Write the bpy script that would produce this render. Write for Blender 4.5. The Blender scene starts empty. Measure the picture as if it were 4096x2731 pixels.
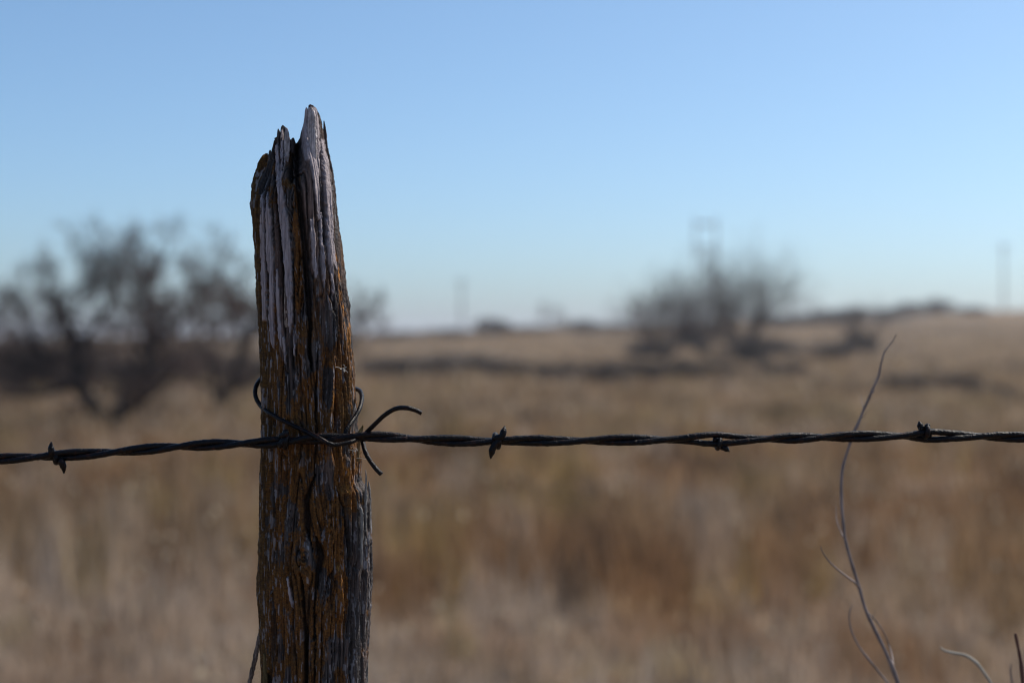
import bpy, math, random
import numpy as np
from mathutils import Vector
scene = bpy.context.scene
COL = scene.collection
# ------------------------------------------------------------------ camera, sky, sun, exposure
LENS, SENS, EYE, FOC = 55.0, 36.0, 1.20, 0.808
K = SENS / LENS
cam_d = bpy.data.cameras.new("camera"); cam = bpy.data.objects.new("camera", cam_d); COL.objects.link(cam)
cam.location = (0, 0, EYE); cam.rotation_euler = (math.radians(90), 0, 0)
cam_d.lens = LENS; cam_d.sensor_width = SENS; cam_d.clip_start = 0.02; cam_d.clip_end = 20000
cam_d.dof.use_dof = True; cam_d.dof.focus_distance = FOC; cam_d.dof.aperture_fstop = 5.9
cam_d.dof.aperture_blades = 0
scene.camera = cam
SUN_AZ, SUN_EL = 57.0, 50.0            # azimuth from +Y towards +X
world = bpy.data.worlds.new("World"); scene.world = world; world.use_nodes = True
wn = world.node_tree.nodes; wl = world.node_tree.links
bg = wn["Background"]
sky = wn.new("ShaderNodeTexSky"); sky.sky_type = 'NISHITA'; sky.sun_disc = False
sky.sun_elevation = math.radians(SUN_EL); sky.sun_rotation = math.radians(SUN_AZ)
sky.altitude = 0; sky.air_density = 0.7; sky.dust_density = 1.3; sky.ozone_density = 5.5
wbal = wn.new("ShaderNodeVectorMath"); wbal.operation = 'MULTIPLY'; wbal.inputs[1].default_value = (.95, 1.085, 1.045)   # white balance of the daylight
wl.new(sky.outputs[0], wbal.inputs[0]); wl.new(wbal.outputs[0], bg.inputs[0]); bg.inputs[1].default_value = 0.149
sun_d = bpy.data.lights.new("sun", 'SUN'); sun = bpy.data.objects.new("sun", sun_d); COL.objects.link(sun)
sun_d.energy = 4.8; sun_d.angle = math.radians(0.53); sun_d.color = (1.0, 0.90, 0.76)
a, e = math.radians(SUN_AZ), math.radians(SUN_EL)
sdir = Vector((math.sin(a)*math.cos(e), math.cos(a)*math.cos(e), math.sin(e)))
sun.rotation_euler = sdir.to_track_quat('Z', 'Y').to_euler(); sun.location = (3, 3, 6)
scene.cycles.pixel_filter_type = 'BLACKMAN_HARRIS'; scene.cycles.filter_width = 1.1
scene.view_settings.view_transform = 'Standard'; scene.view_settings.look = 'None'
scene.view_settings.exposure = 0.0; scene.view_settings.gamma = 1.0

# ------------------------------------------------------------------ helpers
rng = np.random.default_rng(7)
V = 4096/2352.0                        # outline notes were taken on a 2352 px wide view
def P(px, py, Y):                      # photo pixel (4096 wide) + distance -> world point
    return np.array([(px-2048.0)/4096*K*Y, Y, EYE-(py-1365.5)/4096*K*Y])
def PV(x, y, Y): return P(x*V, y*V, Y)
def tag(o, label=None, cat=None, group=None, kind=None):
    if label: o['label'] = label
    if cat: o['category'] = cat
    if group: o['group'] = group
    if kind: o['kind'] = kind
    return o
def empty(name, loc, label, cat, group=None):
    o = bpy.data.objects.new(name, None); COL.objects.link(o); o.location = loc
    o.empty_display_size = 0.05
    return tag(o, label, cat, group)
def mesh_obj(name, verts, faces, mat, parent=None, smooth=True, colors=None, quads=None, tris=None):
    """verts Nx3; faces as python list or int arrays quads (Mx4) / tris (Mx3). Verts are world; made local to parent"""
    verts = np.asarray(verts, dtype=np.float64)
    if parent is not None:
        verts = verts - np.array(parent.location)
    me = bpy.data.meshes.new(name)
    if faces is not None:
        me.from_pydata([tuple(v) for v in verts], [], faces)
    else:
        q = np.zeros((0, 4), int) if quads is None else np.asarray(quads)
        t = np.zeros((0, 3), int) if tris is None else np.asarray(tris)
        nl = q.size + t.size
        me.vertices.add(len(verts)); me.vertices.foreach_set('co', verts.astype(np.float32).ravel())
        me.loops.add(nl); me.loops.foreach_set('vertex_index', np.concatenate([q.ravel(), t.ravel()]).astype(np.int32))
        st = np.concatenate([np.arange(len(q))*4, len(q)*4+np.arange(len(t))*3]).astype(np.int32)
        me.polygons.add(len(q)+len(t)); me.polygons.foreach_set('loop_start', st)
        me.update(calc_edges=True)
    if smooth: me.polygons.foreach_set('use_smooth', np.ones(len(me.polygons), dtype=bool))
    if colors is not None:
        ca = me.color_attributes.new('Col', 'FLOAT_COLOR', 'POINT')
        c4 = np.ones((len(verts), 4), np.float32); c4[:, :3] = colors
        ca.data.foreach_set('color', c4.ravel())
    me.validate(); me.update()
    me.materials.append(mat)
    o = bpy.data.objects.new(name, me); COL.objects.link(o)
    if parent is not None: o.parent = parent
    return o
def hsh(ix, iy, seed):
    h = (ix.astype(np.int64)*374761393 + iy.astype(np.int64)*668265263 + seed*2147483647) & 0xffffffff
    h = ((h ^ (h >> 13))*1274126177) & 0xffffffff
    h = (h ^ (h >> 16)); h = (h*2246822519) & 0xffffffff; h ^= h >> 15
    return (h & 0xffffff)/float(0xffffff)*2-1
def vn(x, y, seed=0):
    x = np.asarray(x, float); y = np.asarray(y, float)
    ix = np.floor(x); iy = np.floor(y); fx = x-ix; fy = y-iy
    fx = fx*fx*fx*(fx*(fx*6-15)+10); fy = fy*fy*fy*(fy*(fy*6-15)+10)
    ix = ix.astype(np.int64); iy = iy.astype(np.int64)
    a = hsh(ix, iy, seed); b = hsh(ix+1, iy, seed); c = hsh(ix, iy+1, seed); d = hsh(ix+1, iy+1, seed)
    return (a*(1-fx)+b*fx)*(1-fy)+(c*(1-fx)+d*fx)*fy
def fbm(x, y, seed=0, o=4):
    s = 0; am = 1; t = 0
    for k in range(o):
        s = s+am*vn(x*2**k+17.3*k, y*2**k-9.1*k, seed+k*13); t += am; am *= .5
    return s/t*1.35
def sst(a, b, x):
    t = np.clip((x-a)/(b-a), 0, 1); return t*t*(3-2*t)
def catmull(pts, n=12):
    pts = np.asarray(pts, float); p = np.vstack([2*pts[0]-pts[1], pts, 2*pts[-1]-pts[-2]]); out = []
    for i in range(1, len(p)-2):
        for t in np.linspace(0, 1, n, endpoint=False):
            a0, b0, c0, d0 = p[i-1], p[i], p[i+1], p[i+2]
            out.append(.5*((2*b0)+(-a0+c0)*t+(2*a0-5*b0+4*c0-d0)*t*t+(-a0+3*b0-3*c0+d0)*t**3))
    out.append(p[-2]); return np.array(out)
def tube(path, rad, sides=10, rough=0.0, seed=0, flat=None, cap=True, ls=0.002):
    """returns verts, quads, tris.  flat: (axis, factor) per point squash"""
    path = np.asarray(path, float); n = len(path)
    rad = np.broadcast_to(np.asarray(rad, float), (n,))
    T = np.gradient(path, axis=0); T /= np.maximum(np.linalg.norm(T, axis=1), 1e-12)[:, None]
    up = np.array([0, 0, 1.]) if abs(T[0][2]) < .9 else np.array([0, 1., 0])
    N = np.zeros_like(path); u = np.cross(T[0], up); N[0] = u/np.linalg.norm(u)
    for i in range(1, n):
        u = N[i-1]-T[i]*np.dot(N[i-1], T[i]); l = np.linalg.norm(u)
        N[i] = u/l if l > 1e-9 else N[i-1]
    B = np.cross(T, N)
    ang = np.linspace(0, 2*np.pi, sides, endpoint=False)
    s = np.concatenate([[0], np.cumsum(np.linalg.norm(np.diff(path, axis=0), axis=1))])
    A, S = np.meshgrid(ang, s)
    R = np.repeat(rad[:, None], sides, 1)
    if rough:
        cx = np.cos(A)*2.2; R = R*(1+rough*(fbm(S/ls+cx, np.sin(A)*2.2+50, seed, 3)+.6*vn(S/ls*3+cx*3, np.sin(A)*5, seed+5)))
    v = path[:, None]+N[:, None]*(np.cos(A)*R)[..., None]+B[:, None]*(np.sin(A)*R)[..., None]
    v = v.reshape(-1, 3)
    i = np.arange(n-1)[:, None]*sides; j = np.arange(sides)[None]; j2 = (j+1) % sides
    q = np.stack([i+j, i+j2, i+sides+j2, i+sides+j], -1).reshape(-1, 4)
    tr = np.zeros((0, 3), int)
    if cap:
        v = np.vstack([v, path[0], path[-1]]); c0 = n*sides; jj = np.arange(sides); j2 = (jj+1) % sides
        t0 = np.stack([np.full(sides, c0), j2, jj], -1); b = (n-1)*sides
        t1 = np.stack([np.full(sides, c0+1), b+jj, b+j2], -1); tr = np.vstack([t0, t1])
    return v, q, tr
class Acc:
    def __init__(s): s.v = []; s.q = []; s.t = []; s.c = []; s.n = 0
    def add(s, v, q, t=None, c=None):
        s.v.append(v); s.q.append(np.asarray(q)+s.n)
        if t is not None and len(t): s.t.append(np.asarray(t)+s.n)
        if c is not None: s.c.append(np.broadcast_to(c, (len(v), 3)))
        s.n += len(v)
    def build(s, name, mat, parent=None, smooth=True):
        return mesh_obj(name, np.vstack(s.v), None, mat, parent, smooth,
                        np.vstack(s.c) if s.c else None, np.vstack(s.q) if s.q else None, np.vstack(s.t) if s.t else None)
# ------------------------------------------------------------------ materials
def new_mat(name):
    m = bpy.data.materials.new(name); m.use_nodes = True
    return m, m.node_tree.nodes, m.node_tree.links, m.node_tree.nodes["Principled BSDF"]
def mat_wood():
    m, n, l, b = new_mat("weathered_wood")
    at = n.new("ShaderNodeAttribute"); at.attribute_name = 'Col'
    tc = n.new("ShaderNodeTexCoord"); mp = n.new("ShaderNodeMapping"); mp.inputs['Scale'].default_value = (1, 1, .07)
    l.new(tc.outputs['Object'], mp.inputs[0])
    n1 = n.new("ShaderNodeTexNoise"); n1.inputs['Scale'].default_value = 1300; n1.inputs['Detail'].default_value = 4
    l.new(mp.outputs[0], n1.inputs[0])
    n2 = n.new("ShaderNodeTexNoise"); n2.inputs['Scale'].default_value = 900; n2.inputs['Detail'].default_value = 3
    l.new(tc.outputs['Object'], n2.inputs[0])
    r = n.new("ShaderNodeMapRange"); r.inputs[1].default_value = .3; r.inputs[2].default_value = .7
    r.inputs[3].default_value = .55; r.inputs[4].default_value = 1.4; l.new(n1.outputs[0], r.inputs[0])
    mx = n.new("ShaderNodeVectorMath"); mx.operation = 'SCALE'
    l.new(at.outputs['Color'], mx.inputs[0]); l.new(r.outputs[0], mx.inputs['Scale'])
    l.new(mx.outputs[0], b.inputs['Base Color'])
    ad = n.new("ShaderNodeMath"); ad.operation = 'ADD'; l.new(n1.outputs[0], ad.inputs[0]); l.new(n2.outputs[0], ad.inputs[1])
    bp = n.new("ShaderNodeBump"); bp.inputs['Strength'].default_value = .8; bp.inputs['Distance'].default_value = .0006
    l.new(ad.outputs[0], bp.inputs['Height']); l.new(bp.outputs[0], b.inputs['Normal'])
    b.inputs['Roughness'].default_value = .85; b.inputs['Specular IOR Level'].default_value = .25
    return m
def mat_rust():
    m, n, l, b = new_mat("rusted_wire")
    tc = n.new("ShaderNodeTexCoord")
    n1 = n.new("ShaderNodeTexNoise"); n1.inputs['Scale'].default_value = 420; n1.inputs['Detail'].default_value = 6
    n2 = n.new("ShaderNodeTexNoise"); n2.inputs['Scale'].default_value = 1500; n2.inputs['Detail'].default_value = 3
    l.new(tc.outputs['Object'], n1.inputs[0]); l.new(tc.outputs['Object'], n2.inputs[0])
    cr = n.new("ShaderNodeValToRGB"); l.new(n1.outputs[0], cr.inputs[0])
    e = cr.color_ramp.elements; e[0].position = .36; e[0].color = (.003, .003, .005, 1); e[1].position = .72; e[1].color = (.030, .010, .006, 1)
    k = e.new(.56); k.color = (.006, .004, .005, 1)
    l.new(cr.outputs[0], b.inputs['Base Color'])
    b.inputs['Metallic'].default_value = 0; b.inputs['Roughness'].default_value = .33; b.inputs['Specular IOR Level'].default_value = .17
    bp = n.new("ShaderNodeBump"); bp.inputs['Strength'].default_value = .8; bp.inputs['Distance'].default_value = .0005
    l.new(n2.outputs[0], bp.inputs['Height']); l.new(bp.outputs[0], b.inputs['Normal'])
    return m
def mat_col(name, rough=.9, noise=0, trans=0.0):
    m, n, l, b = new_mat(name)
    at = n.new("ShaderNodeAttribute"); at.attribute_name = 'Col'
    l.new(at.outputs['Color'], b.inputs['Base Color']); b.inputs['Roughness'].default_value = rough
    b.inputs['Specular IOR Level'].default_value = .2
    if trans:
        tr = n.new("ShaderNodeBsdfTranslucent"); l.new(at.outputs['Color'], tr.inputs[0])
        mx = n.new("ShaderNodeMixShader"); mx.inputs[0].default_value = trans
        l.new(b.outputs[0], mx.inputs[1]); l.new(tr.outputs[0], mx.inputs[2]); l.new(mx.outputs[0], n["Material Output"].inputs[0])
    return m
def mat_noise(name, c1, c2, scale, rough=.9, bump=0):
    m, n, l, b = new_mat(name)
    tc = n.new("ShaderNodeTexCoord"); n1 = n.new("ShaderNodeTexNoise"); n1.inputs['Scale'].default_value = scale; n1.inputs['Detail'].default_value = 5
    l.new(tc.outputs['Object'], n1.inputs[0]); cr = n.new("ShaderNodeValToRGB"); l.new(n1.outputs[0], cr.inputs[0])
    e = cr.color_ramp.elements; e[0].position = .35; e[0].color = (*c1, 1); e[1].position = .65; e[1].color = (*c2, 1)
    l.new(cr.outputs[0], b.inputs['Base Color']); b.inputs['Roughness'].default_value = rough; b.inputs['Specular IOR Level'].default_value = .2
    if bump:
        bp = n.new("ShaderNodeBump"); bp.inputs['Distance'].default_value = bump; l.new(n1.outputs[0], bp.inputs['Height']); l.new(bp.outputs[0], b.inputs['Normal'])
    return m
WOOD = mat_wood(); RUST = mat_rust()
GRASS = mat_col("dry_grass_blades", .8, trans=.35)
BARK = mat_noise("mesquite_bark", (.028, .020, .018), (.075, .055, .048), 9, .9)
TWIG = mat_noise("bare_twigs", (.055, .038, .034), (.14, .098, .085), 3, .9)
SAGE = mat_noise("dark_shrub_twigs", (.085, .072, .066), (.17, .14, .12), 3, .9)
POLE = mat_noise("pole_wood", (.05, .04, .035), (.10, .085, .075), 2, .9)
STALK = mat_noise("dry_stalk_bark", (.14, .112, .106), (.30, .245, .23), 60, .75)
REDST = mat_noise("reddish_stalk_bark", (.07, .028, .025), (.15, .08, .06), 80, .7)
PALE = mat_noise("pale_grass_stem", (.26, .235, .20), (.42, .39, .33), 60, .7)

# ------------------------------------------------------------------ terrain
def crest(x):
    return 1.2+np.interp(x, [-900, -82, -20, 19, 43, 82, 900], [-2.0, .05, 1.0, 2.35, 3.5, 5.1, 9.0])
def ground_z(x, y):
    x = np.asarray(x, float); y = np.asarray(y, float)
    t = sst(25, 250, y)
    near = .05*fbm(x/2.5, y/2.5, 3, 3)*sst(1.5, 5, np.hypot(x, y))
    mid = .35*fbm(x/28, y/28, 8, 3)*sst(18, 70, np.hypot(x, y))
    z = near+mid*(1-.3*t)+crest(x)*t
    far = sst(262, 700, y)
    return z*(1-far)+(-8)*far+.6*np.exp(-((y-248)/9.)**2)*vn(x/9, y*0, 5)*.5
def grid_axis(n, lim, k):
    t = np.linspace(-1, 1, n); return np.sinh(t*k)/np.sinh(k)*lim
gx = grid_axis(420, 5000, 8.0); gy = grid_axis(520, 6000, 8.2)
X, Y = np.meshgrid(gx, gy); Z = ground_z(X, Y)
nx_, ny_ = len(gx), len(gy)
i = np.arange(ny_-1)[:, None]*nx_; j = np.arange(nx_-1)[None]
gq = np.stack([i+j, i+j+1, i+nx_+j+1, i+nx_+j], -1).reshape(-1, 4)
def mat_ground():
    m, n, l, b = new_mat("dry_prairie_ground")
    tc = n.new("ShaderNodeTexCoord")
    def noise(s, d=5):
        t = n.new("ShaderNodeTexNoise"); t.inputs['Scale'].default_value = s; t.inputs['Detail'].default_value = d; l.new(tc.outputs['Object'], t.inputs[0]); return t
    def ramp(src, stops):
        cr = n.new("ShaderNodeValToRGB"); l.new(src, cr.inputs[0]); e = cr.color_ramp.elements
        e[0].position, e[0].color = stops[0][0], (*stops[0][1], 1); e[1].position, e[1].color = stops[-1][0], (*stops[-1][1], 1)
        for p, c in stops[1:-1]: k = e.new(p); k.color = (*c, 1)
        return cr
    a1 = ramp(noise(.09, 6).outputs[0], [(.3, (.085, .07, .058)), (.45, (.16, .122, .088)), (.55, (.225, .158, .092)), (.7, (.17, .135, .11))])
    a2 = ramp(noise(1.6, 5).outputs[0], [(.35, (.55, .52, .5)), (.6, (1.15, 1.1, 1.0))])
    mx = n.new("ShaderNodeMix"); mx.data_type = 'RGBA'; mx.blend_type = 'MULTIPLY'; mx.inputs[0].default_value = 1
    l.new(a1.outputs[0], mx.inputs[6]); l.new(a2.outputs[0], mx.inputs[7]); l.new(mx.outputs[2], b.inputs['Base Color'])
    b.inputs['Roughness'].default_value = .95; b.inputs['Specular IOR Level'].default_value = .1
    return m
g = mesh_obj('ground', np.stack([X, Y, Z], -1).reshape(-1, 3), None, mat_ground(), quads=gq)
tag(g, kind='structure')
def ground_hit(px, py):               # distance at which the sight line through a photo pixel meets the ground
    for yy in np.geomspace(4, 249, 1500):
        p = P(px, py, yy)
        if p[2] <= ground_z(p[0], yy): return float(yy)
    return 249.0
def gbase(xv, yv):
    yy = ground_hit(xv*V, yv*V); p = PV(xv, yv, yy); p[2] = float(ground_z(p[0], yy)); return p

# ------------------------------------------------------------------ grass
def palette(x, y, r):
    """true colours of dry stems, by patch"""
    n = len(x)
    tan = np.array([.45, .312, .182]); brown = np.array([.325, .188, .098]); grey = np.array([.53, .415, .315])
    yel = np.array([.44, .32, .11]); red = np.array([.32, .17, .085]); dark = np.array([.09, .065, .05])
    c = np.zeros((n, 3))
    near = 1-sst(5.5, 7.4, y+2.2*vn(x*1.3, y*.7, 11))
    far = sst(13, 19, y+3*vn(x*.2, y*.1, 12))
    f = np.clip(.55+.8*fbm(x*1.3, y*.5, 21, 3), 0, 1)[:, None]
    mid = brown*(1-f)+tan*f*.8
    c = mid*(1-near[:, None])*(1-far[:, None])+grey*near[:, None]*(1-far[:, None])+(tan*.78+.08*grey)*far[:, None]
    q = fbm(x*1.1+4, y*.6, 31, 3)
    for col, th, sd, k in ((yel, .36, 31, .45), (red, .38, 41, .35), (dark, .28, 51, .6), (grey, .25, 61, .6)):
        kx = 1+15/np.maximum(y, 6); q = fbm(x*kx+sd, y*.7*kx+sd*.3, sd, 4); w = (sst(th-.04, th+.24, q)*k)[:, None]
        c = c*(1-w)+col*w
    c *= (1+.45*(r.random(n)-.5))[:, None]
    return np.clip(c, .01, .8)
def blades(name, n, y0, y1, spread, hmin, hmax, w0, seed, label, cat, lean=.35, clump=.6, mul=1.0, heads=0):
    r = np.random.default_rng(seed)
    nc = n//9
    ly = np.exp(r.uniform(np.log(y0), np.log(y1), nc)); ax = r.uniform(-spread, spread, nc)
    cx = ax*ly; cy = ly
    idx = np.repeat(np.arange(nc), 9); m = len(idx)
    sz = .03+.004*cy[idx]
    x = cx[idx]+r.normal(0, 1, m)*sz; y = cy[idx]+r.normal(0, 1, m)*sz
    ht = (.55+.45*np.clip(.5+fbm(x*.8, y*.5, seed, 3), 0, 1.2))*(hmin+(hmax-hmin)*r.random(m)**1.3)
    ht = ht*(.55+.45*sst(5.8, 8.5, y+.8*vn(x*.8, y, 77)))
    w = w0*(.6+.8*r.random(m))*(y/5.0)**.9
    th = r.uniform(0, 2*np.pi, m); ln = lean*ht*(.3+r.random(m))
    dx, dy = np.cos(th)*ln, np.sin(th)*ln
    z = ground_z(x, y)-.01
    ca = r.uniform(0, np.pi, m); wx, wy = np.cos(ca)*w, np.sin(ca)*w*.6
    v = np.zeros((m, 5, 3))
    v[:, 0] = np.stack([x-wx/2, y-wy/2, z], -1); v[:, 1] = np.stack([x+wx/2, y+wy/2, z], -1)
    mx_, my_ = x+dx*.35, y+dy*.35
    v[:, 2] = np.stack([mx_+wx*.45, my_+wy*.45, z+ht*.6], -1); v[:, 3] = np.stack([mx_-wx*.45, my_-wy*.45, z+ht*.6], -1)
    v[:, 4] = np.stack([x+dx, y+dy, z+ht], -1)
    b = np.arange(m)[:, None]*5
    q = b+np.array([0, 1, 2, 3]); t = b+np.array([3, 2, 4])
    c = np.clip(palette(x, y, r)*mul*(.55+.8*r.random(nc)**1.5)[idx][:, None]*1.12, .01, .8); c = np.repeat(c, 5, 0)
    v = v.reshape(-1, 3)
    if heads:                            # pale seed heads at some tips
        k = np.nonzero(r.random(m) < heads)[0]; n_ = len(k); s_ = (.004+.009*r.random(n_))*(.6+y[k]/12)
        o6 = np.array([[1, 0, 0], [-1, 0, 0], [0, 1, 0], [0, -1, 0], [0, 0, 1.6], [0, 0, -1.6]])
        hv = np.stack([x+dx, y+dy, z+ht], -1)[k][:, None]+o6[None]*s_[:, None, None]
        f8 = np.array([[0, 2, 4], [2, 1, 4], [1, 3, 4], [3, 0, 4], [2, 0, 5], [1, 2, 5], [3, 1, 5], [0, 3, 5]])
        t = np.vstack([t, (len(v)+np.arange(n_)[:, None, None]*6+f8[None]).reshape(-1, 3)])
        v = np.vstack([v, hv.reshape(-1, 3)])
        hc = np.where(r.random(n_)[:, None] < .7, np.array([.62, .52, .38]), np.array([.38, .22, .12]))*(.7+.5*r.random(n_))[:, None]
        c = np.vstack([c, np.repeat(np.clip(hc, 0, .75), 6, 0)])
    o = mesh_obj(name, v, None, GRASS, smooth=False, colors=c, quads=q, tris=t)
    return tag(o, label, cat, kind='stuff')
blades('dry_grass', 400000, 2.6, 150, .80, .10, .33, .0045, 5, 'dry tan and brown prairie grass covering the field', 'grass', heads=.001)
blades('dry_weeds', 44000, 5.0, 60, .75, .25, .52, .006, 9, 'taller dead brown weeds standing among the prairie grass', 'weeds', lean=.22, mul=.9, heads=.04)

# ------------------------------------------------------------------ bare trees and shrubs
def grow(acc_t, acc_c, rnd, p, d, L, r, lev, maxlev, kids, wob, up, shrink, lenf, seg=5, tr_lev=1, spread=(25, 60), twig_min=.003):
    pts = [np.array(p, float)]; d = d/np.linalg.norm(d)
    for s in range(seg):
        d = d+np.array([rnd.gauss(0, wob), rnd.gauss(0, wob), rnd.gauss(0, wob)+up]); d /= np.linalg.norm(d)
        pts.append(pts[-1]+d*L/seg)
    pts = np.array(pts); rr = np.linspace(r, max(r*.45, twig_min*.6), len(pts))
    sides = 7 if lev == 0 else (5 if lev == 1 else 3)
    (acc_t if lev <= tr_lev else acc_c).add(*tube(pts, rr, sides, cap=False))
    if lev >= maxlev: return
    nk = kids[lev]
    for k in range(nk):
        f = rnd.uniform(.25, 1.0) if lev else rnd.uniform(.35, 1.0)
        if k == 0: f = 1.0
        i0 = min(int(f*seg), seg-1); q = pts[i0]*(1-(f*seg-i0))+pts[i0+1]*(f*seg-i0)
        base = pts[i0+1]-pts[i0]; base /= np.linalg.norm(base)
        ax = np.array([rnd.gauss(0, 1) for _ in range(3)]); ax -= base*np.dot(ax, base); ax /= np.linalg.norm(ax)
        an = math.radians(rnd.uniform(*spread))
        nd = base*math.cos(an)+ax*math.sin(an)
        grow(acc_t, acc_c, rnd, q, nd, L*lenf*rnd.uniform(.7, 1.2), max(r*shrink*(1-.35*f), twig_min), lev+1, maxlev, kids, wob, up, shrink, lenf, seg if lev < 1 else 4, tr_lev, spread, twig_min)
def bare_tree(name, base, stems, label, cat, group=None, kids=(7, 7, 7, 5), wob=.22, up=.05, shrink=.55, lenf=.62, seed=1, mt=None, mc=None, spread=(25, 65), twig_min=.004):
    """stems: list of (direction, length, radius)"""
    rnd = random.Random(seed); t = Acc(); c = Acc()
    root = empty(name, tuple(base), label, cat, group)
    for (dx, dy, dz), L, r in stems:
        grow(t, c, rnd, np.array(base)-np.array([0, 0, .08]), np.array([dx, dy, dz], float), L, r, 0, len(kids), kids, wob, up, shrink, lenf, spread=spread, twig_min=twig_min)
    t.build('trunk', mt or BARK, root); c.build('crown', mc or TWIG, root)
    return root
def limb_tree(name, bx, by, limbs, label, cat, seed, twigs, kids=(5, 5, 4), L=.75, tw=.0045, scatter=.5):
    """limbs: list of (r0, r1, [(xv, yv), ...]) drawn in the plane of the tree, given depth by a wander"""
    rnd = random.Random(seed); r = np.random.default_rng(seed); b = gbase(bx, by); Y_ = b[1]; b[2] -= .02
    t = Acc(); c = Acc(); root = empty(name, tuple(b), label, cat)
    for r0, r1, pts, dy in limbs:
        pts = [(x, y if y > 800 else 800-(800-y)*.80) for x, y in pts]
        n = len(pts); d = np.linspace(0, 1, n)**1.2*dy
        pp = np.array([PV(x, y, Y_) for x, y in pts]); pp[:, 1] += d
        if pts[0] == (bx, by): pp[0, 2] = b[2]-.1
        path = catmull(pp, 7); m = len(path)
        path = path+np.stack([vn(np.arange(m)/4., np.full(m, seed+r0*90), k) for k in (1, 2, 3)], -1)*.045*np.linspace(0, 1, m)[:, None]
        t.add(*tube(path, np.linspace(r0, r1, m), 8, cap=False))
        length = np.linalg.norm(np.diff(path, axis=0), axis=1).sum()
        for k in range(int(twigs*2.0*length)):
            f = rnd.uniform(.2, 1); q = path[min(int(f*(m-1)), m-1)]
            tg = path[min(int(f*(m-1))+1, m-1)]-path[max(int(f*(m-1))-1, 0)]; tg /= np.linalg.norm(tg)
            nd = tg*.6+np.array([rnd.gauss(0, .7), rnd.gauss(0, .7), rnd.gauss(.12, .6)])
            grow(t, c, rnd, q, nd, L*rnd.uniform(.6, 1.3), (r0+(r1-r0)*f)*.42+.002, 0, len(kids), kids, .24, .03, .5, .62, seg=5, tr_lev=-1, spread=(25, 65), twig_min=tw)
    t.build('trunk', BARK, root); c.build('crown', TWIG, root); return root
limb_tree('mesquite_tree', 262, 992, [
 (.13, .05, [(262, 992), (222, 945), (180, 890), (165, 800), (130, 710), (95, 650)], .3),
 (.07, .03, [(180, 890), (120, 860), (60, 835), (10, 805), (-40, 790)], -.4),
 (.06, .02, [(168, 830), (195, 770), (230, 700), (250, 640), (255, 560)], .6),
 (.09, .03, [(235, 962), (285, 935), (335, 885), (348, 810), (344, 740), (347, 660), (362, 600), (400, 540)], -.3),
 (.05, .02, [(322, 810), (380, 760), (430, 690), (470, 620), (480, 560)], .7),
 (.05, .015, [(335, 885), (300, 830), (280, 780), (290, 730)], .9),
 (.05, .02, [(262, 985), (300, 945), (360, 905), (420, 850), (470, 830)], -.6),
 (.05, .02, [(180, 880), (100, 905), (40, 900), (-30, 870)], -.9),
 (.04, .015, [(130, 720), (150, 650), (190, 600), (190, 540)], .4),
 (.04, .015, [(120, 860), (70, 780), (40, 720), (30, 670)], .5)],
 'big leafless mesquite left of the post, its dark leaning trunk bare above the grass', 'tree', 4, 4.2, L=.42)
limb_tree('mesquite_tree', 490, 950, [
 (.12, .05, [(490, 950), (515, 900), (560, 868), (620, 845)], .2),
 (.06, .02, [(500, 920), (480, 830), (450, 760), (440, 680), (460, 600)], .7),
 (.07, .025, [(535, 885), (560, 800), (600, 720), (640, 670), (690, 650), (740, 650)], -.5),
 (.06, .02, [(600, 850), (690, 800), (770, 750), (820, 715), (860, 690)], .3),
 (.05, .02, [(600, 720), (560, 680), (510, 662)], -.6),
 (.04, .015, [(500, 900), (440, 860), (400, 800), (390, 740)], -.6),
 (.04, .015, [(560, 800), (540, 720), (560, 640), (550, 580)], .5),
 (.04, .015, [(690, 800), (740, 785), (800, 775), (840, 755)], .5)],
 'leafless mesquite partly hidden behind the post, short dark trunk in the grass', 'tree', 9, 3.6, L=.44)
limb_tree('mesquite_tree', 70, 915, [
 (.08, .03, [(70, 915), (50, 860), (20, 800), (10, 720)], .3),
 (.06, .02, [(70, 915), (110, 860), (160, 820), (240, 790), (300, 800)], .6),
 (.05, .02, [(60, 890), (0, 860), (-60, 850), (-90, 800)], -.4)],
 'low spreading leafless mesquite at the left edge of the photo', 'tree', 12, 4.5, L=.6)
# upright shrub under the power structure, with its neighbours
def upright(base, n, L, r, fan, seed):
    rnd = random.Random(seed)
    return [((rnd.uniform(-fan, fan), rnd.uniform(-fan, fan), 1), L*rnd.uniform(.7, 1.15), r*rnd.uniform(.7, 1.2)) for _ in range(n)]
def tree_at(xv, yv, topv, n, fan, seed, label, cat, kids=(5, 5, 5), rk=.013, spread=(15, 45), tw=.008, group=None, up=.08, mc=None, mt=None, name='bare_tree', Lf=.55):
    b = gbase(xv, yv); H = (yv-topv)/2352*K*b[1]
    return bare_tree(name, b, upright(b, n, H*Lf, H*rk, fan, seed), label, cat, group, kids=kids, wob=.14, up=up, shrink=.6, lenf=.6, seed=seed, spread=spread, twig_min=tw, mc=mc, mt=mt)
tree_at(1525, 832, 660, 17, .9, 21, 'wide leafless shrub forming the left side of the thicket below the H shaped power structure', 'shrub', kids=(7, 5, 2), rk=.008, tw=.0075, Lf=.66, spread=(15, 50))
tree_at(1705, 828, 610, 17, .65, 22, 'tall leafless shrub with upright stems on the right side of the same thicket', 'shrub', kids=(7, 5, 2), rk=.008, tw=.0075, Lf=.66, spread=(15, 50))
tree_at(1610, 818, 635, 15, .75, 26, 'leafless shrub in the middle of the thicket below the power structure', 'shrub', kids=(7, 5, 2), rk=.008, tw=.0075, Lf=.66, spread=(15, 50))
tree_at(1975, 806, 690, 4, .5, 23, 'small dark leafless tree on the slope right of the thicket', 'tree', kids=(6, 5, 4), rk=.02, tw=.010, up=.02)
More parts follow.
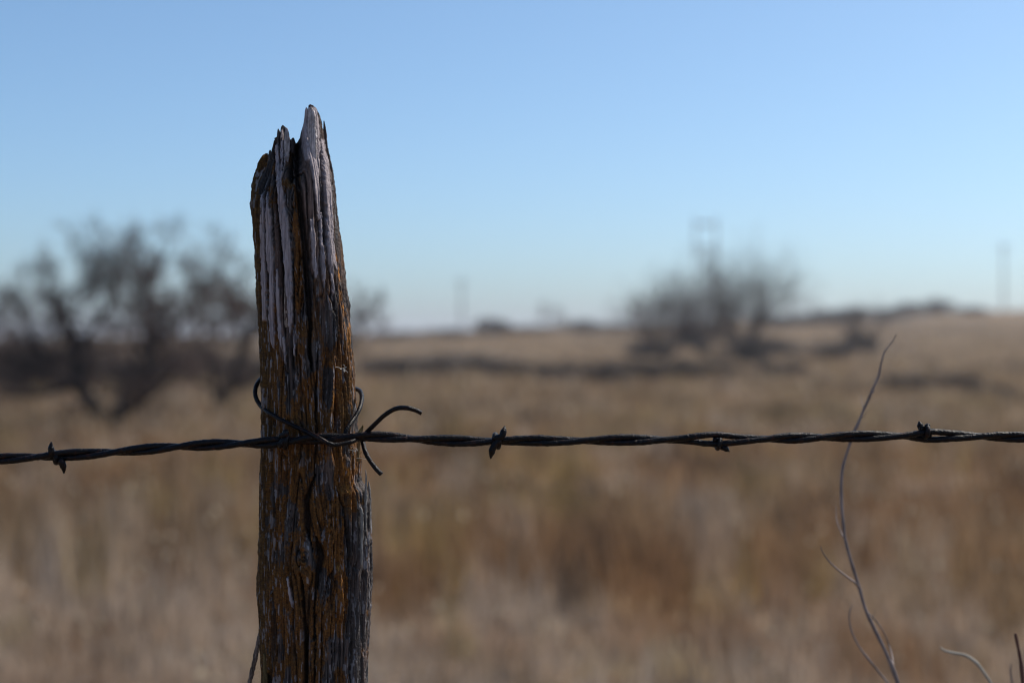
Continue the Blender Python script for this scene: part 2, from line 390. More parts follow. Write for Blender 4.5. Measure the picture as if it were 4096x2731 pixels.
tree_at(1850, 742, 640, 7, 1.1, 24, 'thin pale leafless tree on the skyline right of the thicket', 'tree', kids=(5, 5, 4), tw=.008, up=.02, rk=.006)
tree_at(1258, 756, 672, 2, .5, 25, 'small leaning leafless tree alone on the skyline left of the thicket', 'tree', kids=(7, 6, 5), tw=.02, up=-.02)
# low shrubs on the slope: one prototype set, copied
def low_shrub(seed):
    rnd = random.Random(seed); t = Acc(); c = Acc()
    root = empty('low_shrub', (0, 0, 0), 'x', 'shrub', 'low dark shrubs on the far slope')
    for k in range(13):
        a_ = rnd.uniform(0, 6.28); s = rnd.uniform(.3, 1.3)
        grow(t, c, rnd, np.array([0, 0, -.03]), np.array([math.cos(a_)*s, math.sin(a_)*s, .8]), .4, .02, 0, 3, (6, 5, 4), .2, .02, .6, .6, spread=(20, 60), twig_min=.008)
    pts = np.vstack(c.v); ex = [np.percentile(np.abs(pts[:, 0]), 92), np.percentile(np.abs(pts[:, 1]), 92), np.percentile(pts[:, 2], 95)]
    for A_ in (t, c): A_.v = [v_/np.array(ex) for v_ in A_.v]      # unit half-width and unit height
    t.build('stem', BARK, root); c.build('crown', SAGE, root); return root
protos = [low_shrub(s) for s in (101, 102, 103)]
used = [False]*3
def copy_tree(o):
    c = o.copy(); COL.objects.link(c)
    for ch in o.children:
        d = ch.copy(); COL.objects.link(d); d.parent = c
    return c
SH = [  # x, base y, width, height (2352 view), label
 (890, 864, 120, 48, 'dark flat shrub just right of the post on the far slope'),
 (985, 862, 130, 50, 'dark shrub second from the post in the dark band across the slope'),
 (1070, 858, 120, 46, 'dark shrub in the band below the left pole'),
 (1160, 862, 110, 40, 'dark shrub in the band below the low rounded skyline bush'),
 (1285, 880, 120, 52, 'dark shrub in the band below the leaning skyline tree'),
 (1370, 886, 130, 58, 'darkest wide shrub of the band, left of the thicket foot'),
 (1460, 878, 120, 56, 'dark wide shrub at the left foot of the thicket'),
 (1500, 822, 110, 44, 'dark shrub among the left thicket stems'),
 (1545, 876, 110, 54, 'dark shrub in front of the left thicket stems'),
 (1640, 876, 120, 48, 'dark shrub in front of the middle of the thicket'),
 (1600, 800, 110, 66, 'dark shrub filling the middle of the thicket'),
 (1700, 836, 110, 75, 'dark rounded shrub among the right thicket stems'),
 (1770, 822, 100, 55, 'dark shrub at the right foot of the thicket'),
 (1800, 868, 110, 40, 'flat dark shrub on the slope right of the thicket foot'),
 (1895, 828, 100, 44, 'dark greenish shrub left of the small dark tree'),
 (1975, 812, 70, 60, 'dark shrub at the foot of the small dark tree'),
 (2085, 898, 120, 44, 'dark greenish shrub right of the tall weed tip, first of three'),
 (2185, 900, 120, 46, 'dark greenish shrub on the right slope, middle of three'),
 (2295, 922, 100, 42, 'dark shrub low on the right slope, nearest the right edge'),
 (910, 776, 110, 18, 'small faint shrub on the skyline nearest the post'),
 (1010, 772, 120, 18, 'small faint shrub on the skyline left of the left pole'),
 (1130, 768, 80, 40, 'low rounded dark bush on the skyline beside the left pole'),
 (1200, 766, 120, 20, 'small faint shrub on the skyline between the rounded bush and the leaning tree'),
 (1320, 762, 100, 28, 'small faint shrub on the skyline right of the leaning tree'),
 (1410, 760, 110, 22, 'small faint shrub on the skyline touching the left thicket stems'),
 (1790, 752, 100, 40, 'small shrub on the skyline touching the right thicket stems'),
 (1855, 746, 80, 36, 'small shrub on the skyline under the thin pale tree'),
 (1905, 742, 80, 42, 'dark bush on the skyline behind the small dark tree, left one'),
 (1965, 736, 80, 42, 'dark bush on the skyline directly above the small dark tree'),
 (2025, 730, 90, 30, 'small shrub on the ridge left of the bush pair'),
 (2090, 724, 70, 40, 'dark bush on the ridge, left one of a pair'),
 (2155, 722, 70, 48, 'dark bush on the ridge, right and taller one of a pair'),
 (2215, 722, 90, 24, 'small shrub on the ridge right of the bush pair'),
 (30, 880, 190, 70, 'grey brown shrub at the far left behind the mesquite'),
 (330, 885, 170, 70, 'grey brown shrub behind the leaning mesquite trunk'),
 (430, 865, 170, 66, 'grey brown shrub behind the mesquites between their trunks'),
 (560, 880, 160, 72, 'grey brown shrub behind the mesquites next to the post'),
 (190, 865, 180, 68, 'grey brown shrub behind the left mesquite crown'),
]
rs = random.Random(3)
for k, (xv, yv, wp, hp, lab) in enumerate(SH):
    pi = k % 3
    o = protos[pi] if not used[pi] else copy_tree(protos[pi]); used[pi] = True
    b = gbase(xv, yv); o.location = tuple(b); mp_ = K*b[1]/2352
    o.scale = (wp*mp_*.5, wp*mp_*.42, hp*mp_*(.78 if yv > 760 or hp > 60 else .62)); o.rotation_euler = (0, 0, rs.uniform(-.4, .4)); o['label'] = lab

# ------------------------------------------------------------------ power line on the skyline
def pole(xv, topv, dist, label):
    x = (xv*V-2048)/4096*K*dist; gz = float(ground_z(x, dist)); top = EYE-(topv*V-1365.5)/4096*K*dist
    root = empty('utility_pole', (x, dist, gz), label, 'pole', 'poles of the power line on the skyline')
    v, q, t = tube(np.array([[x, dist, gz-1], [x, dist, (gz+top)/2], [x, dist, top]]), [.19, .16, .13], 10); mesh_obj('shaft', v, None, POLE, root, quads=q, tris=t)
    z = top-.7
    for sx in (-1, 1):
        v, q, t = tube(np.array([[x+sx*.9, dist-.2, z+.05], [x+sx*.9, dist-.2, z+.22], [x+sx*.9, dist-.2, z+.42]]), [.05, .09, .04], 8)
        mesh_obj('insulator', v, None, POLE, root, quads=q, tris=t)
    v, q, t = tube(np.array([[x-1.1, dist-.2, z], [x, dist-.2, z], [x+1.1, dist-.2, z]]), .08, 4); mesh_obj('crossarm', v, None, POLE, root, quads=q, tris=t)
pole(1060, 640, 262, 'single wooden power pole on the skyline left of the thicket, right of the post')
pole(2305, 560, 262, 'single wooden power pole on the ridge near the right edge')
D_ = 262.; xc_ = (1621*V-2048)/4096*K*D_; gz_ = float(ground_z(xc_, D_)); s_ = 2352/4096/(2352/K)*V*D_  # metres per view pixel
mpv = K*D_/2352
root = empty('power_structure', (xc_, D_, gz_), 'tall H shaped wooden power structure with two crossarms standing behind the thicket', 'pylon', 'poles of the power line on the skyline')
zt = EYE-(500-784)*mpv
for sx in (-1, 1):
    x = xc_+sx*24*mpv
    v, q, t = tube(np.array([[x, D_, gz_-1], [x, D_, 8], [x, D_, zt]]), [.2, .17, .13], 10); mesh_obj('pole', v, None, POLE, root, quads=q, tris=t)
for yv_, hw in ((515, 21.5), (570, 21.5)):
    z = EYE-(yv_-784)*mpv
    v, q, t = tube(np.array([[xc_-(hw+1.5)*mpv, D_-.35, z], [xc_, D_-.35, z], [xc_+(hw+1.5)*mpv, D_-.35, z]]), .19, 4); mesh_obj('crossarm', v, None, POLE, root, quads=q, tris=t)
A_ = Acc(); z1 = EYE-(575-784)*mpv; z2 = EYE-(640-784)*mpv
for s in (-1, 1): A_.add(*tube(np.array([[xc_-s*21*mpv, D_+.3*s, z1], [xc_, D_+.3*s, (z1+z2)/2], [xc_+s*21*mpv, D_+.3*s, z2]]), .12, 4))
A_.build('cross_brace', POLE, root)

# ------------------------------------------------------------------ the fence post
YC = .833                                # distance of the post's axis
def L2(a): a = np.array(a, float)*V; return a[:, 1], a[:, 0]
XL = L2([(592, 240), (586, 400), (582, 430), (583, 480), (589, 530), (592, 600), (596, 700), (598, 760), (600, 850), (602, 900), (603, 980), (603, 1050), (601, 1100), (599, 1150), (597, 1200), (594, 1280), (592, 1350), (592, 1400), (595, 1450), (598, 1500), (601, 1568), (604, 1750), (598, 9000)])
XR = L2([(735, 240), (737, 284), (740, 320), (750, 366), (763, 420), (768, 445), (774, 500), (783, 560), (790, 620), (795, 660), (801, 700), (804, 740), (809, 770), (811, 830), (813, 870), (815, 920), (819, 980), (822, 1020), (826, 1050), (826, 1104), (832, 1114), (844, 1124), (849, 1150), (851, 1250), (851, 1330), (849, 1400), (846, 1450), (841, 1500), (839, 1568), (842, 1750), (850, 9000)])
TOP = np.array([(575, 440), (582, 432), (584, 412), (590, 398), (596, 388), (597, 378), (603, 366), (608, 358), (613, 353), (618, 352), (620, 356), (622, 347), (626, 345), (629, 350), (631, 336), (633, 328), (637, 322), (643, 318), (645, 302), (648, 299), (650, 312), (652, 312), (654, 297), (657, 292), (662, 297), (665, 306), (666, 320), (669, 324), (671, 319), (674, 318), (677, 330), (682, 324), (686, 318), (688, 308), (692, 296), (696, 284), (698, 272), (699, 258), (702, 251), (706, 252), (708, 258), (710, 247), (714, 245), (720, 247), (726, 251), (731, 255), (735, 266), (737, 285), (739, 300), (742, 320), (760, 330)], float)*V
NH, NVv, NVb = 250, 830, 50
phi = np.concatenate([np.linspace(0, np.pi, NH, endpoint=False), np.linspace(np.pi, 2*np.pi, NH, endpoint=False)])
NP_ = len(phi)
def xmid(py): xl = np.interp(py, *XL); xr = np.interp(py, *XR); return (xl+xr)/2, (xr-xl)/2
# top of every column
cphi = np.cos(phi); topy = np.full(NP_, 500.0)
for _ in range(30):
    xm, hw = xmid(topy); xx = xm-hw*cphi; topy = .5*topy+.5*np.interp(xx, TOP[:, 0], TOP[:, 1])
back = (np.arange(NP_) >= NH)
topy = topy+np.where(back, 40*(.5+.5*vn(phi*9, phi*0, 3))*np.abs(np.sin(phi)), 0)
GB = 1365.5+(EYE+.12)/(K*YC)*4096        # pixel row of the buried foot
v1 = np.linspace(0, 1, NVv); v2 = np.linspace(0, 1, NVb+1)[1:]
rowsA = topy[None]+(2800-topy[None])*v1[:, None]
rowsB = 2800+(GB-2800)*v2[:, None]**1.5+0*topy[None]
PY = np.vstack([rowsA, rowsB]); NR = PY.shape[0]; PH = np.repeat(phi[None], NR, 0)
xm, hw = xmid(PY)
sq = lambda c, p: np.sign(c)*np.abs(c)**p
cxx, syy = sq(np.cos(PH), .88), sq(np.sin(PH), .88)
pxm = K/4096*YC                          # metres per photo pixel at the post
X0 = (xm-hw*cxx-2048)*pxm
depth = np.minimum(hw*pxm, .0245)
tk = sst(0, 260, PY-topy[None])           # thin towards the broken top
depth_t = depth*(.30+.70*tk)
Y0 = YC-syy*depth_t - (1-tk)*.004*np.sin(X0*400)
Z0 = EYE-(PY-1365.5)*pxm
FX = 2048+X0/Y0/K*4096; FY = 1365.5-(Z0-EYE)/Y0/K*4096     # where that point shows in the photo
front = np.sin(PH) > 0
FXs = np.where(front, FX+np.sign(FX-xm)*(Y0-(YC-.0245))/pxm*.8, PH*195+900)   # arc-like grain coordinate
# grain flow round knots
def knot(fx, fy, kx, ky, r, st):
    dx = fx-kx; dy = (fy-ky)/2.6; d2 = dx*dx+dy*dy
    return -st*dx/np.sqrt(d2+9)*np.exp(-d2/(2*r*r))
W = FXs+10*fbm(FXs/90, FY/420, 2, 3)+3*vn(FXs/14, FY/90, 6)
W = W+knot(FX, FY, 1208, 2235, 60, 34)+knot(FX, FY, 1340, 1668, 26, 16)+knot(FX, FY, 1282, 2225, 25, 14)+knot(FX, FY, 1185, 700, 26, 18)+knot(FX, FY, 1325, 1860, 30, 12)
W = W-22*np.exp(-((FY-2235)/160)**2)*np.exp(-((FX-1290)/80)**2)
mm = .001
slab = vn(W/46, FY/900, 71)+.5*vn(W/21, FY/500, 72)
D = 1.7*np.tanh(slab*2.2)
n1 = vn(W/24, FY/420, 81); n2 = vn(W/11, FY/260, 82); n3 = vn(W/6, FY/130, 83); n4 = vn(W/3.4+.2*FY/40, FY/50, 84)
crk = np.clip(1-np.abs(n1)/.13, 0, 1)**1.2*sst(-.3, .3, vn(W/60, FY/260, 85))
crk2 = np.clip(1-np.abs(n2)/.20, 0, 1)*sst(-.2, .4, vn(W/40, FY/170, 86))
n5 = vn(W/15, FY/330, 87); crk3 = np.clip(1-np.abs(n5)/.09, 0, 1)*sst(-.2, .2, vn(W/50, FY/210, 88)); crk2 = np.maximum(crk2, crk3)
D += -3.3*crk-1.8*crk2+.6*n2+.55*n3+.38*n4
# chipped cross breaks
brk = np.clip(1-np.abs(vn(W/30, FY/26, 91))/.10, 0, 1)*sst(.1, .5, vn(W/18, FY/60, 92))
D += -.7*brk
edge_n = 3.2*vn(FXs/5, FY/14, 101)+2.5*vn(FXs/9, FY/60, 102)
def strip(pts, soft=.25):
    pts = np.array(pts, float); x = np.interp(FY, pts[:, 1], pts[:, 0]); w = np.interp(FY, pts[:, 1], pts[:, 2])
    d = np.abs(FX+edge_n*.7-x)/np.maximum(w/2, .5)
    inside = sst(pts[0, 1]-8, pts[0, 1]+3, FY)*(1-sst(pts[-1, 1]-3, pts[-1, 1]+8, FY))*front
    return (1-sst(1-soft, 1+soft, d))*inside
pale = [
 [(1066, 770, 6), (1066, 800, 16), (1074, 874, 20), (1079, 1000, 23), (1083, 1100, 18), (1084, 1146, 15), (1083, 1278, 20), (1088, 1361, 15), (1091, 1391, 4)],
 [(1106, 580, 10), (1108, 617, 16), (1108, 716, 24), (1121, 795, 36), (1133, 894, 42), (1147, 990, 40), (1152, 1063, 34), (1157, 1146, 27), (1160, 1245, 20), (1162, 1338, 4)],
 [(1148, 515, 14), (1148, 560, 16), (1140, 620, 20), (1126, 670, 16), (1118, 720, 10)],
 [(1129, 524, 8), (1130, 600, 12), (1124, 640, 8)],
 [(1222, 430, 16), (1220, 470, 14), (1218, 520, 22), (1222, 590, 30), (1228, 640, 24)],
 [(1250, 432, 30), (1250, 480, 44), (1250, 560, 52), (1256, 640, 44), (1264, 720, 26), (1272, 800, 22), (1276, 880, 10)],
 [(1284, 560, 12), (1292, 640, 34), (1303, 720, 36), (1310, 800, 34), (1316, 860, 26), (1320, 960, 20), (1326, 1020, 22), (1340, 1060, 14), (1345, 1080, 4)],
 [(1290, 720, 12), (1300, 810, 14), (1308, 900, 16), (1312, 1000, 18), (1318, 1050, 16), (1326, 1100, 12), (1330, 1200, 6)],
 [(1108, 1080, 8), (1108, 1200, 14), (1114, 1280, 14), (1120, 1350, 14), (1123, 1390, 4)],
 [(1177, 1300, 8), (1180, 1360, 12), (1176, 1420, 5)],
 [(1135, 1350, 8), (1137, 1400, 14), (1140, 1455, 6)],
 [(1050, 780, 10), (1050, 900, 12), (1052, 1000, 14), (1054, 1100, 16), (1058, 1200, 14), (1056, 1280, 10)],
 [(1245, 880, 12), (1250, 960, 18), (1256, 1050, 16), (1262, 1110, 8)],
 [(1285, 850, 7), (1284, 900, 12), (1286, 980, 10), (1290, 1100, 12), (1294, 1150, 5)],
 [(1150, 2310, 6), (1158, 2360, 13), (1168, 2420, 12), (1172, 2430, 3)],
]
midbr = [
 [(1222, 590, 20), (1228, 680, 44), (1238, 760, 60), (1240, 860, 56), (1246, 960, 50), (1252, 1060, 36), (1256, 1110, 8)],
 [(1100, 900, 18), (1106, 1000, 24), (1112, 1100, 30), (1118, 1200, 34), (1118, 1300, 34), (1128, 1400, 30), (1132, 1440, 8)],
 [(1140, 1170, 8), (1142, 1220, 16), (1144, 1310, 18), (1152, 1380, 12)],
]
deep = [  # x, y, w, depth scale
 ([(1190, 560, 12), (1184, 620, 20), (1186, 700, 16), (1198, 800, 20), (1210, 900, 24), (1220, 1000, 26), (1226, 1100, 26), (1235, 1200, 22), (1241, 1300, 16), (1236, 1400, 12), (1245, 1480, 4)], 7.0),
 ([(1098, 560, 6), (1098, 700, 8), (1105, 815, 10), (1118, 950, 12), (1129, 1080, 12), (1133, 1212, 9), (1139, 1312, 6), (1140, 1350, 3)], 5.0),
 ([(1276, 560, 5), (1283, 640, 9), (1293, 740, 9), (1296, 835, 10), (1302, 933, 9), (1304, 1000, 8), (1306, 1080, 4)], 4.5),
 ([(1136, 525, 5), (1138, 600, 6), (1128, 680, 5)], 4.0),
 ([(1236, 430, 4), (1238, 470, 5), (1238, 560, 4)], 3.5),
 ([(1170, 620, 8), (1160, 690, 26), (1162, 715, 26), (1168, 730, 8)], 5.0),
 ([(1062, 760, 5), (1060, 900, 6), (1066, 1050, 7), (1070, 1200, 6), (1072, 1300, 4)], 2.8),
 ([(1172, 1000, 5), (1176, 1100, 6), (1172, 1250, 6), (1185, 1400, 5), (1190, 1500, 4)], 2.4),
 ([(1200, 2290, 5), (1208, 2340, 12), (1214, 2450, 13), (1220, 2560, 13), (1222, 2731, 11), (1222, 2790, 9)], 6.0),
 ([(1260, 1900, 6), (1222, 2000, 22), (1226, 2080, 22), (1232, 2150, 12)], 4.5),
 ([(1262, 2150, 8), (1278, 2200, 34), (1284, 2230, 30), (1270, 2300, 18), (1256, 2420, 8), (1254, 2560, 5)], 4.5),
 ([(1090, 1950, 10), (1094, 2050, 14), (1090, 2110, 6)], 3.5),
 ([(1084, 2360, 8), (1092, 2480, 18), (1086, 2600, 22), (1074, 2731, 24), (1070, 2790, 20)], 3.0),
 ([(1350, 1960, 5), (1376, 2030, 8), (1398, 2200, 8), (1400, 2400, 7), (1392, 2550, 5)], 3.0),
 ([(1336, 1630, 5), (1342, 1660, 18), (1344, 1690, 16), (1336, 1720, 5)], 4.0),
 ([(1330, 1180, 4), (1338, 1300, 7), (1344, 1450, 7), (1346, 1600, 6), (1350, 1700, 4)], 3.0),
 ([(1276, 1380, 4), (1268, 1500, 6), (1262, 1650, 6), (1266, 1740, 4)], 2.6),
 ([(1196, 1420, 4), (1204, 1550, 6), (1206, 1700, 6), (1198, 1850, 5)], 2.4),
 ([(1256, 2480, 4), (1262, 2560, 5), (1256, 2731, 6), (1254, 2790, 6)], 2.6),
]
raise_ = [  # sunlit ridge that parts front and right face
 ([(1302, 980, 8), (1304, 1100, 10), (1310, 1180, 11), (1330, 1278, 11), (1340, 1411, 10), (1332, 1488, 9), (1329, 1603, 10), (1331, 1720, 8)], 2.6),
 ([(1392, 1830, 8), (1398, 1950, 12), (1400, 2050, 12), (1404, 2119, 10), (1405, 2231, 6)], 2.4),
 ([(1355, 2270, 8), (1364, 2330, 14), (1368, 2400, 10), (1370, 2480, 5)], 2.6),
 ([(1180, 700, 8), (1190, 720, 20), (1192, 760, 16), (1190, 790, 6)], 2.2),
 ([(1070, 1780, 8), (1068, 1950, 16), (1062, 2100, 14)], 1.2),
 ([(1168, 1880, 10), (1160, 2000, 24), (1150, 2150, 22), (1140, 2300, 14)], 1.4),
 ([(1290, 1900, 12), (1300, 2000, 26), (1320, 2150, 22), (1330, 2300, 14)], 1.4),
]
MP = np.zeros_like(D); MB = np.zeros_like(D); MD = np.zeros_like(D)
for s in pale: MP = np.maximum(MP, strip(s))
for s in midbr: MB = np.maximum(MB, strip(s))
MB = MB*(1-MP)
D = D*(1-.55*MP-.35*MB)+MP*1.1
upper = 1-sst(1150, 1500, FY)
for s, dp in deep:
    m_ = strip(s, .55); MD = np.maximum(MD, m_*min(dp/4, 1)); D -= dp*m_*.95
def ridge(pts):
    pts = np.array(pts, float); x = np.interp(FY, pts[:, 1], pts[:, 0]); w = np.interp(FY, pts[:, 1], pts[:, 2])
    ds = (FX+edge_n*.5-x)/w
    return sst(-3.2, 0, ds)*(1-sst(.1, .75, ds))*sst(pts[0, 1]-15, pts[0, 1]+15, FY)*(1-sst(pts[-1, 1]-15, pts[-1, 1]+15, FY))*front
for s, dp in raise_[:3]: D += dp*1.5*ridge(s)
for s, dp in raise_[3:]: D += dp*strip(s, .5)
# knot rings
kd = np.sqrt((FX-1208)**2+((FY-2235)/1.5)**2); kr = np.exp(-(kd/48)**4)*front
D = D*(1-.5*kr)+kr*(1.2+.5*np.sin(kd/4.5+1.2*vn(FX/15, FY/15, 5)))
# keep outline close to the traced one
edge = np.abs(np.cos(PH))**6
D = D*(1-.45*edge)+edge*.3
D *= (.45+.55*sst(0, 40, PY-topy[None]))
below = sst(2760, 3000, PY)
D = D*(1-.4*below)
NXn, NYn = -np.cos(PH), -np.sin(PH)
X1 = X0+NXn*D*mm*(.75); Y1 = Y0+NYn*D*mm
X1 += .00025*vn(FY/11, FXs/14, 7)*edge+.0006*vn(FY/55, FXs/20, 8)*edge
post_v = np.stack([X1, Y1, Z0], -1)
# colours
WEA = np.array([.058, .050, .049]); PAL = np.array([.36, .31, .325]); BRN = np.array([.12, .080, .068]); LIC = np.array([.142, .055, .009]); OLV = np.array([.062, .035, .007])
LBR = np.array([.42, .17, .03]); WHT = np.array([.27, .27, .30]); DRK = np.array([.022, .017, .016])
C = np.ones(D.shape+(3,))*WEA
C *= (1+.5*n3[..., None]+.35*n4[..., None])
gr = sst(.05, .6, vn(W/13, FY/210, 111)+.5*n3)[..., None]*.55; C = C*(1-gr)+BRN*gr
low = sst(1150, 1450, FY)
lf = fbm(FXs/46, FY/130, 121, 4)+.15*vn(FXs/6, FY/9, 122)+.42*low-.10+.45*np.exp(-((FX-1188)/26)**2)*(FY < 1350)*(FY > 660)
lf = lf+1.2*np.exp(-((FX-(xm-hw))/26)**2)+.25*np.exp(-((FX-1230)/110)**2)*sst(1850, 2000, FY)*(1-sst(2450, 2700, FY))
lf = lf-1.0*sst(1385, 1420, FX)*sst(2000, 2100, FY)
ML = sst(.10, .34, lf)*(1-MP)*(1-.8*MB)*(1-.5*upper*sst(1200, 1240, FX))
ML *= np.where(front, 1, .5)
lc = LIC*(1-.5*(.5+.5*vn(FX/60, FY/120, 123))[..., None])+OLV*.5*(.5+.5*vn(FX/60, FY/120, 123))[..., None]
lw = np.exp(-((FX-(xm-hw))/40)**2)[..., None]; lc = lc*(1-lw*.8)+OLV*lw*.8
lc = lc*(1+.5*vn(FX/4, FY/4, 125)[..., None])
C = C*(1-ML[..., None]*.92)+lc*ML[..., None]*.92
wf = sst(.46, .64, fbm(FXs/8, FY/58, 131, 4)+.22*vn(FXs/4, FY/14, 132)-.12*upper+.26*np.exp(-((FX-(xm-hw*.8))/24)**2))*(1-MP)
C = C*(1-wf[..., None]*.6)+WHT*wf[..., None]*.6
C = C*(1-MB[..., None]*.85)+BRN*MB[..., None]*.85*(1+.3*n3[..., None])
pc = PAL*(1+.10*n3+.07*n4-.20*np.clip(vn(W/5, FY/80, 141), .3, 1))[..., None]
C = C*(1-MP[..., None]*.95)+pc*MP[..., None]*.95
MDc = np.clip(MD*1.1+crk*.9*(1-MP)+.8*crk2*(1-MP), 0, 1)[..., None]*.85  # shade inside the grooves and cracks, put into the wood colour
C = C*(1-MDc)+DRK*MDc
for s in ([(1345, 1000, 10), (1362, 1100, 10), (1368, 1200, 10), (1392, 1300, 22), (1396, 1400, 8)], [(1355, 2265, 8), (1364, 2330, 18), (1368, 2400, 10), (1370, 2440, 4)], [(1334, 1500, 8), (1328, 1600, 10), (1334, 1700, 10)], [(1374, 1850, 10), (1385, 1900, 20), (1398, 1990, 12), (1400, 2080, 6)]):
    m_ = (strip(s, .6)*sst(-.1, .3, vn(FXs/7, FY/22, 151)+.4*vn(FXs/3, FY/6, 152)))[..., None]*.8; C = C*(1-m_)+LBR*m_  # bright orange lichen, with sunlight on the right-hand ridges painted into its colour
C = np.clip(C, .012, .6)
iN = np.arange(NR-1)[:, None]*NP_; jN = np.arange(NP_)[None]; j2N = (jN+1) % NP_
pq = np.stack([iN+jN, iN+NP_+jN, iN+NP_+j2N, iN+j2N], -1).reshape(-1, 4)
jj = np.arange(1, NH-1); cap = np.stack([jj, jj+1, NP_-jj-1, NP_-jj], -1)
cap = cap[(cap < NP_).all(1)]
pq = np.vstack([pq, cap])
pt = np.array([[0, 1, NP_-1]])
foot = P(1238, GB, YC); foot[2] = 0.0
post = empty('fence_post', tuple(foot), 'weathered split wooden fence post with a jagged broken top and orange lichen', 'post')
mesh_obj('shaft', post_v.reshape(-1, 3), None, WOOD, post, colors=C.reshape(-1, 3), quads=pq, tris=pt)
# loose splinters of the post
def splinter(name, pts, label, col, seed, Y=.83, flat=.55, n=10):
    """pts: (xv, yv, width in view px)"""
    pp = np.array([list(PV(x, y, (p[3] if len(p) > 3 else Y)))+[w*V*K/4096*Y/2] for p in pts for (x, y, w) in [p[:3]]])
    c = catmull(pp, n); path, rr = c[:, :3], np.maximum(c[:, 3], .0001)
    v, q, t = tube(path, rr, 12, rough=.22, seed=seed, ls=.0016)
    ys = np.repeat(path[:, 1], 12); ys = np.append(ys, [path[0, 1], path[-1, 1]])
    v[:, 1] = ys+(v[:, 1]-ys)*flat
    cc = np.array(col)*(1+.5*vn(v[:, 0]*2500, v[:, 2]*180, seed)+.3*vn(v[:, 0]*5000, v[:, 2]*900, seed))[:, None]
    o = mesh_obj(name, v, None, WOOD, post, colors=np.clip(cc, .01, .6), quads=q, tris=t)
    if label: o['label'] = label
splinter('splinter', [(744, 278, 2), (746, 300, 7), (749, 340, 9), (755, 370, 10), (760, 400, 12), (765, 440, 12), (768, 490, 8)], 'thin dark splinter standing behind the right side of the broken top', (.07, .06, .06), 1, Y=.840)
splinter('splinter', [(657, 294, 5), (659, 310, 11), (659, 340, 14), (656, 370, 12), (650, 400, 6)], 'short pale splinter on the left part of the broken top', (.27, .25, .26), 2, Y=.822)
splinter('splinter', [(712, 247, 8), (715, 262, 16), (717, 300, 19), (719, 350, 17), (722, 400, 9)], 'tall pale splinter forming the highest tip', (.36, .33, .34), 22, Y=.820)
splinter('splinter', [(840, 1078, 1.5), (841, 1100, 4), (840, 1130, 6), (839, 1170, 8), (838, 1230, 7), (838, 1290, 3)], 'thin grey splinter rising from the right side slab', (.24, .23, .22), 3, Y=.823)
splinter('splinter', [(847, 1105, 2), (847, 1125, 7), (848, 1160, 9), (847, 1210, 8), (846, 1300, 4)], 'short broad grey splinter at the right edge below the wire', (.22, .21, .20), 4, Y=.832)
splinter('splinter', [(596, 765, 2.5), (598, 776, 5), (601, 792, 5), (602, 815, 4)], 'small stub splinter on the left edge', (.12, .08, .03), 5, Y=.829)
splinter('splinter', [(598, 1440, 5), (595, 1465, 9), (590, 1490, 10), (584, 1520, 11), (577, 1550, 10), (570, 1580, 8), (564, 1610, 5), (560, 1630, 2)], 'long splinter peeling outward low on the left side', (.13, .10, .085), 6, Y=.828)
splinter('splinter', [(608, 1500, 6), (609, 1540, 10), (610, 1580, 11), (609, 1640, 8), (609, 1660, 3)], None, (.10, .07, .03), 7, Y=.819)
splinter('splinter', [(820, 1010, 6), (824, 998, 9), (829, 988, 8), (833, 980, 5), (834, 976, 2)], 'stubby splinter caught above the wire on the right edge', (.20, .13, .05), 8, Y=.817)
splinter('splinter', [(826, 994, 2), (826, 1008, 7), (824, 1030, 8), (822, 1060, 6)], None, (.18, .12, .06), 9, Y=.818)
splinter('splinter', [(820, 1150, 3), (824, 1165, 7), (830, 1175, 8), (831, 1230, 7), (830, 1300, 4)], None, (.22, .21, .20), 10, Y=.8175)
splinter('splinter', [(846, 1492, 3), (843, 1520, 6), (841, 1568, 8), (841, 1620, 6)], None, (.16, .15, .14), 11, Y=.834)
splinter('splinter', [(655, 655, 3), (656, 672, 6), (657, 700, 8), (658, 742, 9), (659, 752, 6)], None, (.26, .21, .18), 12, Y=.810)

# ------------------------------------------------------------------ barbed wire
YW = .8015
cl = np.array([(-3200, 1140), (-1500, 1090), (-400, 1062), (-60, 1056), (0, 1053), (60, 1051), (120, 1047), (250, 1040), (400, 1026), (520, 1020), (600, 1018), (700, 1010), (820, 1002), (900, 1004), (980, 1011), (1100, 1014), (1200, 1011), (1300, 1013), (1400, 1010), (1500, 1010), (1600, 1008), (1700, 1009), (1800, 1006), (1900, 1003), (2000, 1001), (2120, 1000), (2250, 1001), (2352, 1004), (2420, 1004), (2800, 1008), (4000, 1030), (5600, 1070)], float)*V
cross = np.array([-5640, -5330, -5060, -4760, -4480, -4180, -3880, -3590, -3300, -3000, -2720, -2430, -2130, -1840, -1550, -1260, -970, -680, -400, -130, 150, 455, 710, 960, 1180, 1385, 1650, 1968, 2327, 2649, 3068, 3281, 3601, 3922, 4200, 4480, 4760, 5050, 5330, 5640, 5920, 6210, 6500, 6790, 7090, 7380, 7660, 7950, 8240, 8530, 8830, 9120, 9400, 9700], float)
xs = np.concatenate([np.arange(-5600, -300, 9.0), np.arange(-300, 4400, 3.0), np.arange(4400, 9650, 9.0)])
cyv = np.interp(xs, cl[:, 0], cl[:, 1]); kk = np.ones(51)/51; cyv = np.convolve(np.pad(cyv, 25, 'edge'), kk, 'valid')
ph = np.interp(xs, cross, (np.arange(len(cross))-17)*np.pi)+np.pi/2
amp = 10.4+1.2*vn(xs/170, xs*0, 44)+7*np.exp(-((xs-2850)/85)**2)+8*np.exp(-((xs-3700)/75)**2)+2*np.exp(-((xs-230)/60)**2)
yw = YW+.0015*np.sin(xs/700)
root = empty('barbed_wire', tuple(P(1238, 1745, YW)), 'rusty two strand twisted barbed wire running past the post', 'barbed wire')
RW = 12.4*K/4096*YW
